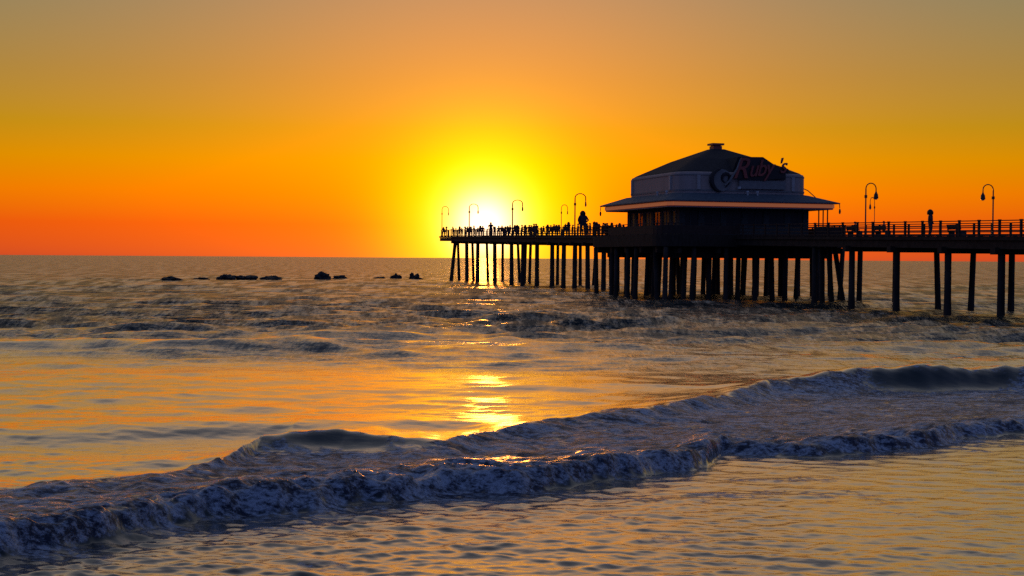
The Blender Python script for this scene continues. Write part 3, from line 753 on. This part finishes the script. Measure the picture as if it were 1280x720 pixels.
west = ramp(math_('POWER', math_('MAXIMUM', el, 0.0), .5), [(math.sqrt(max(0, d) / 90), c) for d, c in
      ((0, (.50, .048, .020)), (1.3, (.72, .080, .004)), (2.6, (.76, .18, .0)), (3.9, (.62, .25, .0)), (5.2, (.44, .25, .008)), (7.2, (.34, .225, .048)), (10.4, (.215, .215, .118)), (14, (.38, .28, .14)), (20, (.26, .25, .22)), (32, (.105, .115, .145)), (90, (.014, .024, .065)))])
east = ramp(math_('POWER', math_('MAXIMUM', el, 0.0), .5), [(0, (.040, .058, .165)), (.35, (.040, .062, .20)), (1, (.012, .022, .062))])
dt = nd.new('ShaderNodeVectorMath'); dt.operation = 'DOT_PRODUCT'; lk.new(nrm.outputs[0], dt.inputs[0]); dt.inputs[1].default_value = sd
side = nd.new('ShaderNodeMapRange'); side.interpolation_type = 'SMOOTHSTEP'; side.inputs['From Min'].default_value = -.2; side.inputs['From Max'].default_value = .9; lk.new(dt.outputs['Value'], side.inputs['Value'])
mxc = nd.new('ShaderNodeMix'); mxc.data_type = 'RGBA'; lk.new(side.outputs[0], mxc.inputs[0]); lk.new(east, mxc.inputs[6]); lk.new(west, mxc.inputs[7])
ang = math_('MULTIPLY', math_('ARCCOSINE', math_('MINIMUM', dt.outputs['Value'], 1.0)), 180 / math.pi)
def gauss(a, wd): 
    t = math_('DIVIDE', ang, wd); return math_('MULTIPLY', math_('EXPONENT', math_('MULTIPLY', math_('MULTIPLY', t, t), -1.0)), a)
def expo(a, wd): return math_('MULTIPLY', math_('EXPONENT', math_('DIVIDE', ang, -wd)), a)
rg_ = math_('ADD', expo(1.35, 7.8), gauss(1.2, 2.8))
gg_ = math_('ADD', math_('ADD', expo(.30, 7.5), gauss(1.1, 3.05)), gauss(.6, 1.3))
bg_ = gauss(1.25, 1.15)
cmb = nd.new('ShaderNodeCombineXYZ'); lk.new(rg_, cmb.inputs[0]); lk.new(gg_, cmb.inputs[1]); lk.new(bg_, cmb.inputs[2])
ad = nd.new('ShaderNodeVectorMath'); ad.operation = 'ADD'; lk.new(mxc.outputs[2], ad.inputs[0]); lk.new(cmb.outputs[0], ad.inputs[1])
below = math_('GREATER_THAN', sep.outputs['Z'], -.002)
sc_ = nd.new('ShaderNodeVectorMath'); sc_.operation = 'SCALE'; lk.new(ad.outputs[0], sc_.inputs[0]); lk.new(math_('MULTIPLY_ADD', below, .9, .1), sc_.inputs['Scale'])
bgd = nd.new('ShaderNodeBackground'); lk.new(sc_.outputs[0], bgd.inputs[0]); bgd.inputs[1].default_value = 1.0
sky = nd.new('ShaderNodeTexSky'); sky.sky_type = 'NISHITA'; sky.sun_disc = False; sky.sun_elevation = SUN_EL; sky.sun_rotation = SUN_AZ
bg2 = nd.new('ShaderNodeBackground'); lk.new(sky.outputs[0], bg2.inputs[0])
hi = nd.new('ShaderNodeMapRange'); hi.interpolation_type = 'SMOOTHSTEP'; hi.inputs['From Min'].default_value = .18; hi.inputs['From Max'].default_value = .6; hi.inputs['To Max'].default_value = .05
lk.new(sep.outputs['Z'], hi.inputs['Value']); lk.new(hi.outputs[0], bg2.inputs[1])
ads = nd.new('ShaderNodeAddShader'); lk.new(bgd.outputs[0], ads.inputs[0]); lk.new(bg2.outputs[0], ads.inputs[1])
wo = nd.new('ShaderNodeOutputWorld'); lk.new(ads.outputs[0], wo.inputs[0])
w.cycles.sampling_method = 'MANUAL'; w.cycles.sample_map_resolution = 2048

ld = bpy.data.lights.new('sun', 'SUN'); ld.energy = 1.6; ld.angle = R(.53); ld.color = (1, .33, .05)
lo = bpy.data.objects.new('sun', ld); COL.objects.link(lo); lo.rotation_euler = (-sd).to_track_quat('-Z', 'Y').to_euler()

HAZE = 0
if HAZE:
    hz = MB().box((0, 13000, 48), (20000, 16500, 50)).build('haze', M['white']); tag(hz, kind='stuff')
    hm = bpy.data.materials.new('haze_air'); hm.use_nodes = True; n_ = hm.node_tree.nodes; n_.clear()
    o_ = n_.new('ShaderNodeOutputMaterial'); pv = n_.new('ShaderNodeVolumePrincipled')
    pv.inputs['Color'].default_value = (.9, .8, .75, 1); pv.inputs['Density'].default_value = .00006; pv.inputs['Anisotropy'].default_value = .9
    hm.node_tree.links.new(pv.outputs[0], o_.inputs['Volume']); hz.data.materials.clear(); hz.data.materials.append(hm)

sc.view_settings.view_transform = 'Standard'; sc.view_settings.look = 'None'; sc.view_settings.exposure = 0; sc.view_settings.gamma = 1
sc.cycles.max_bounces = 6; sc.cycles.diffuse_bounces = 2; sc.cycles.glossy_bounces = 3; sc.cycles.volume_bounces = 0; sc.cycles.transparent_max_bounces = 8
sc.cycles.caustics_reflective = False; sc.cycles.caustics_refractive = False
sc.cycles.use_denoising = False; sc.cycles.sample_clamp_direct = 12; sc.cycles.sample_clamp_indirect = 4
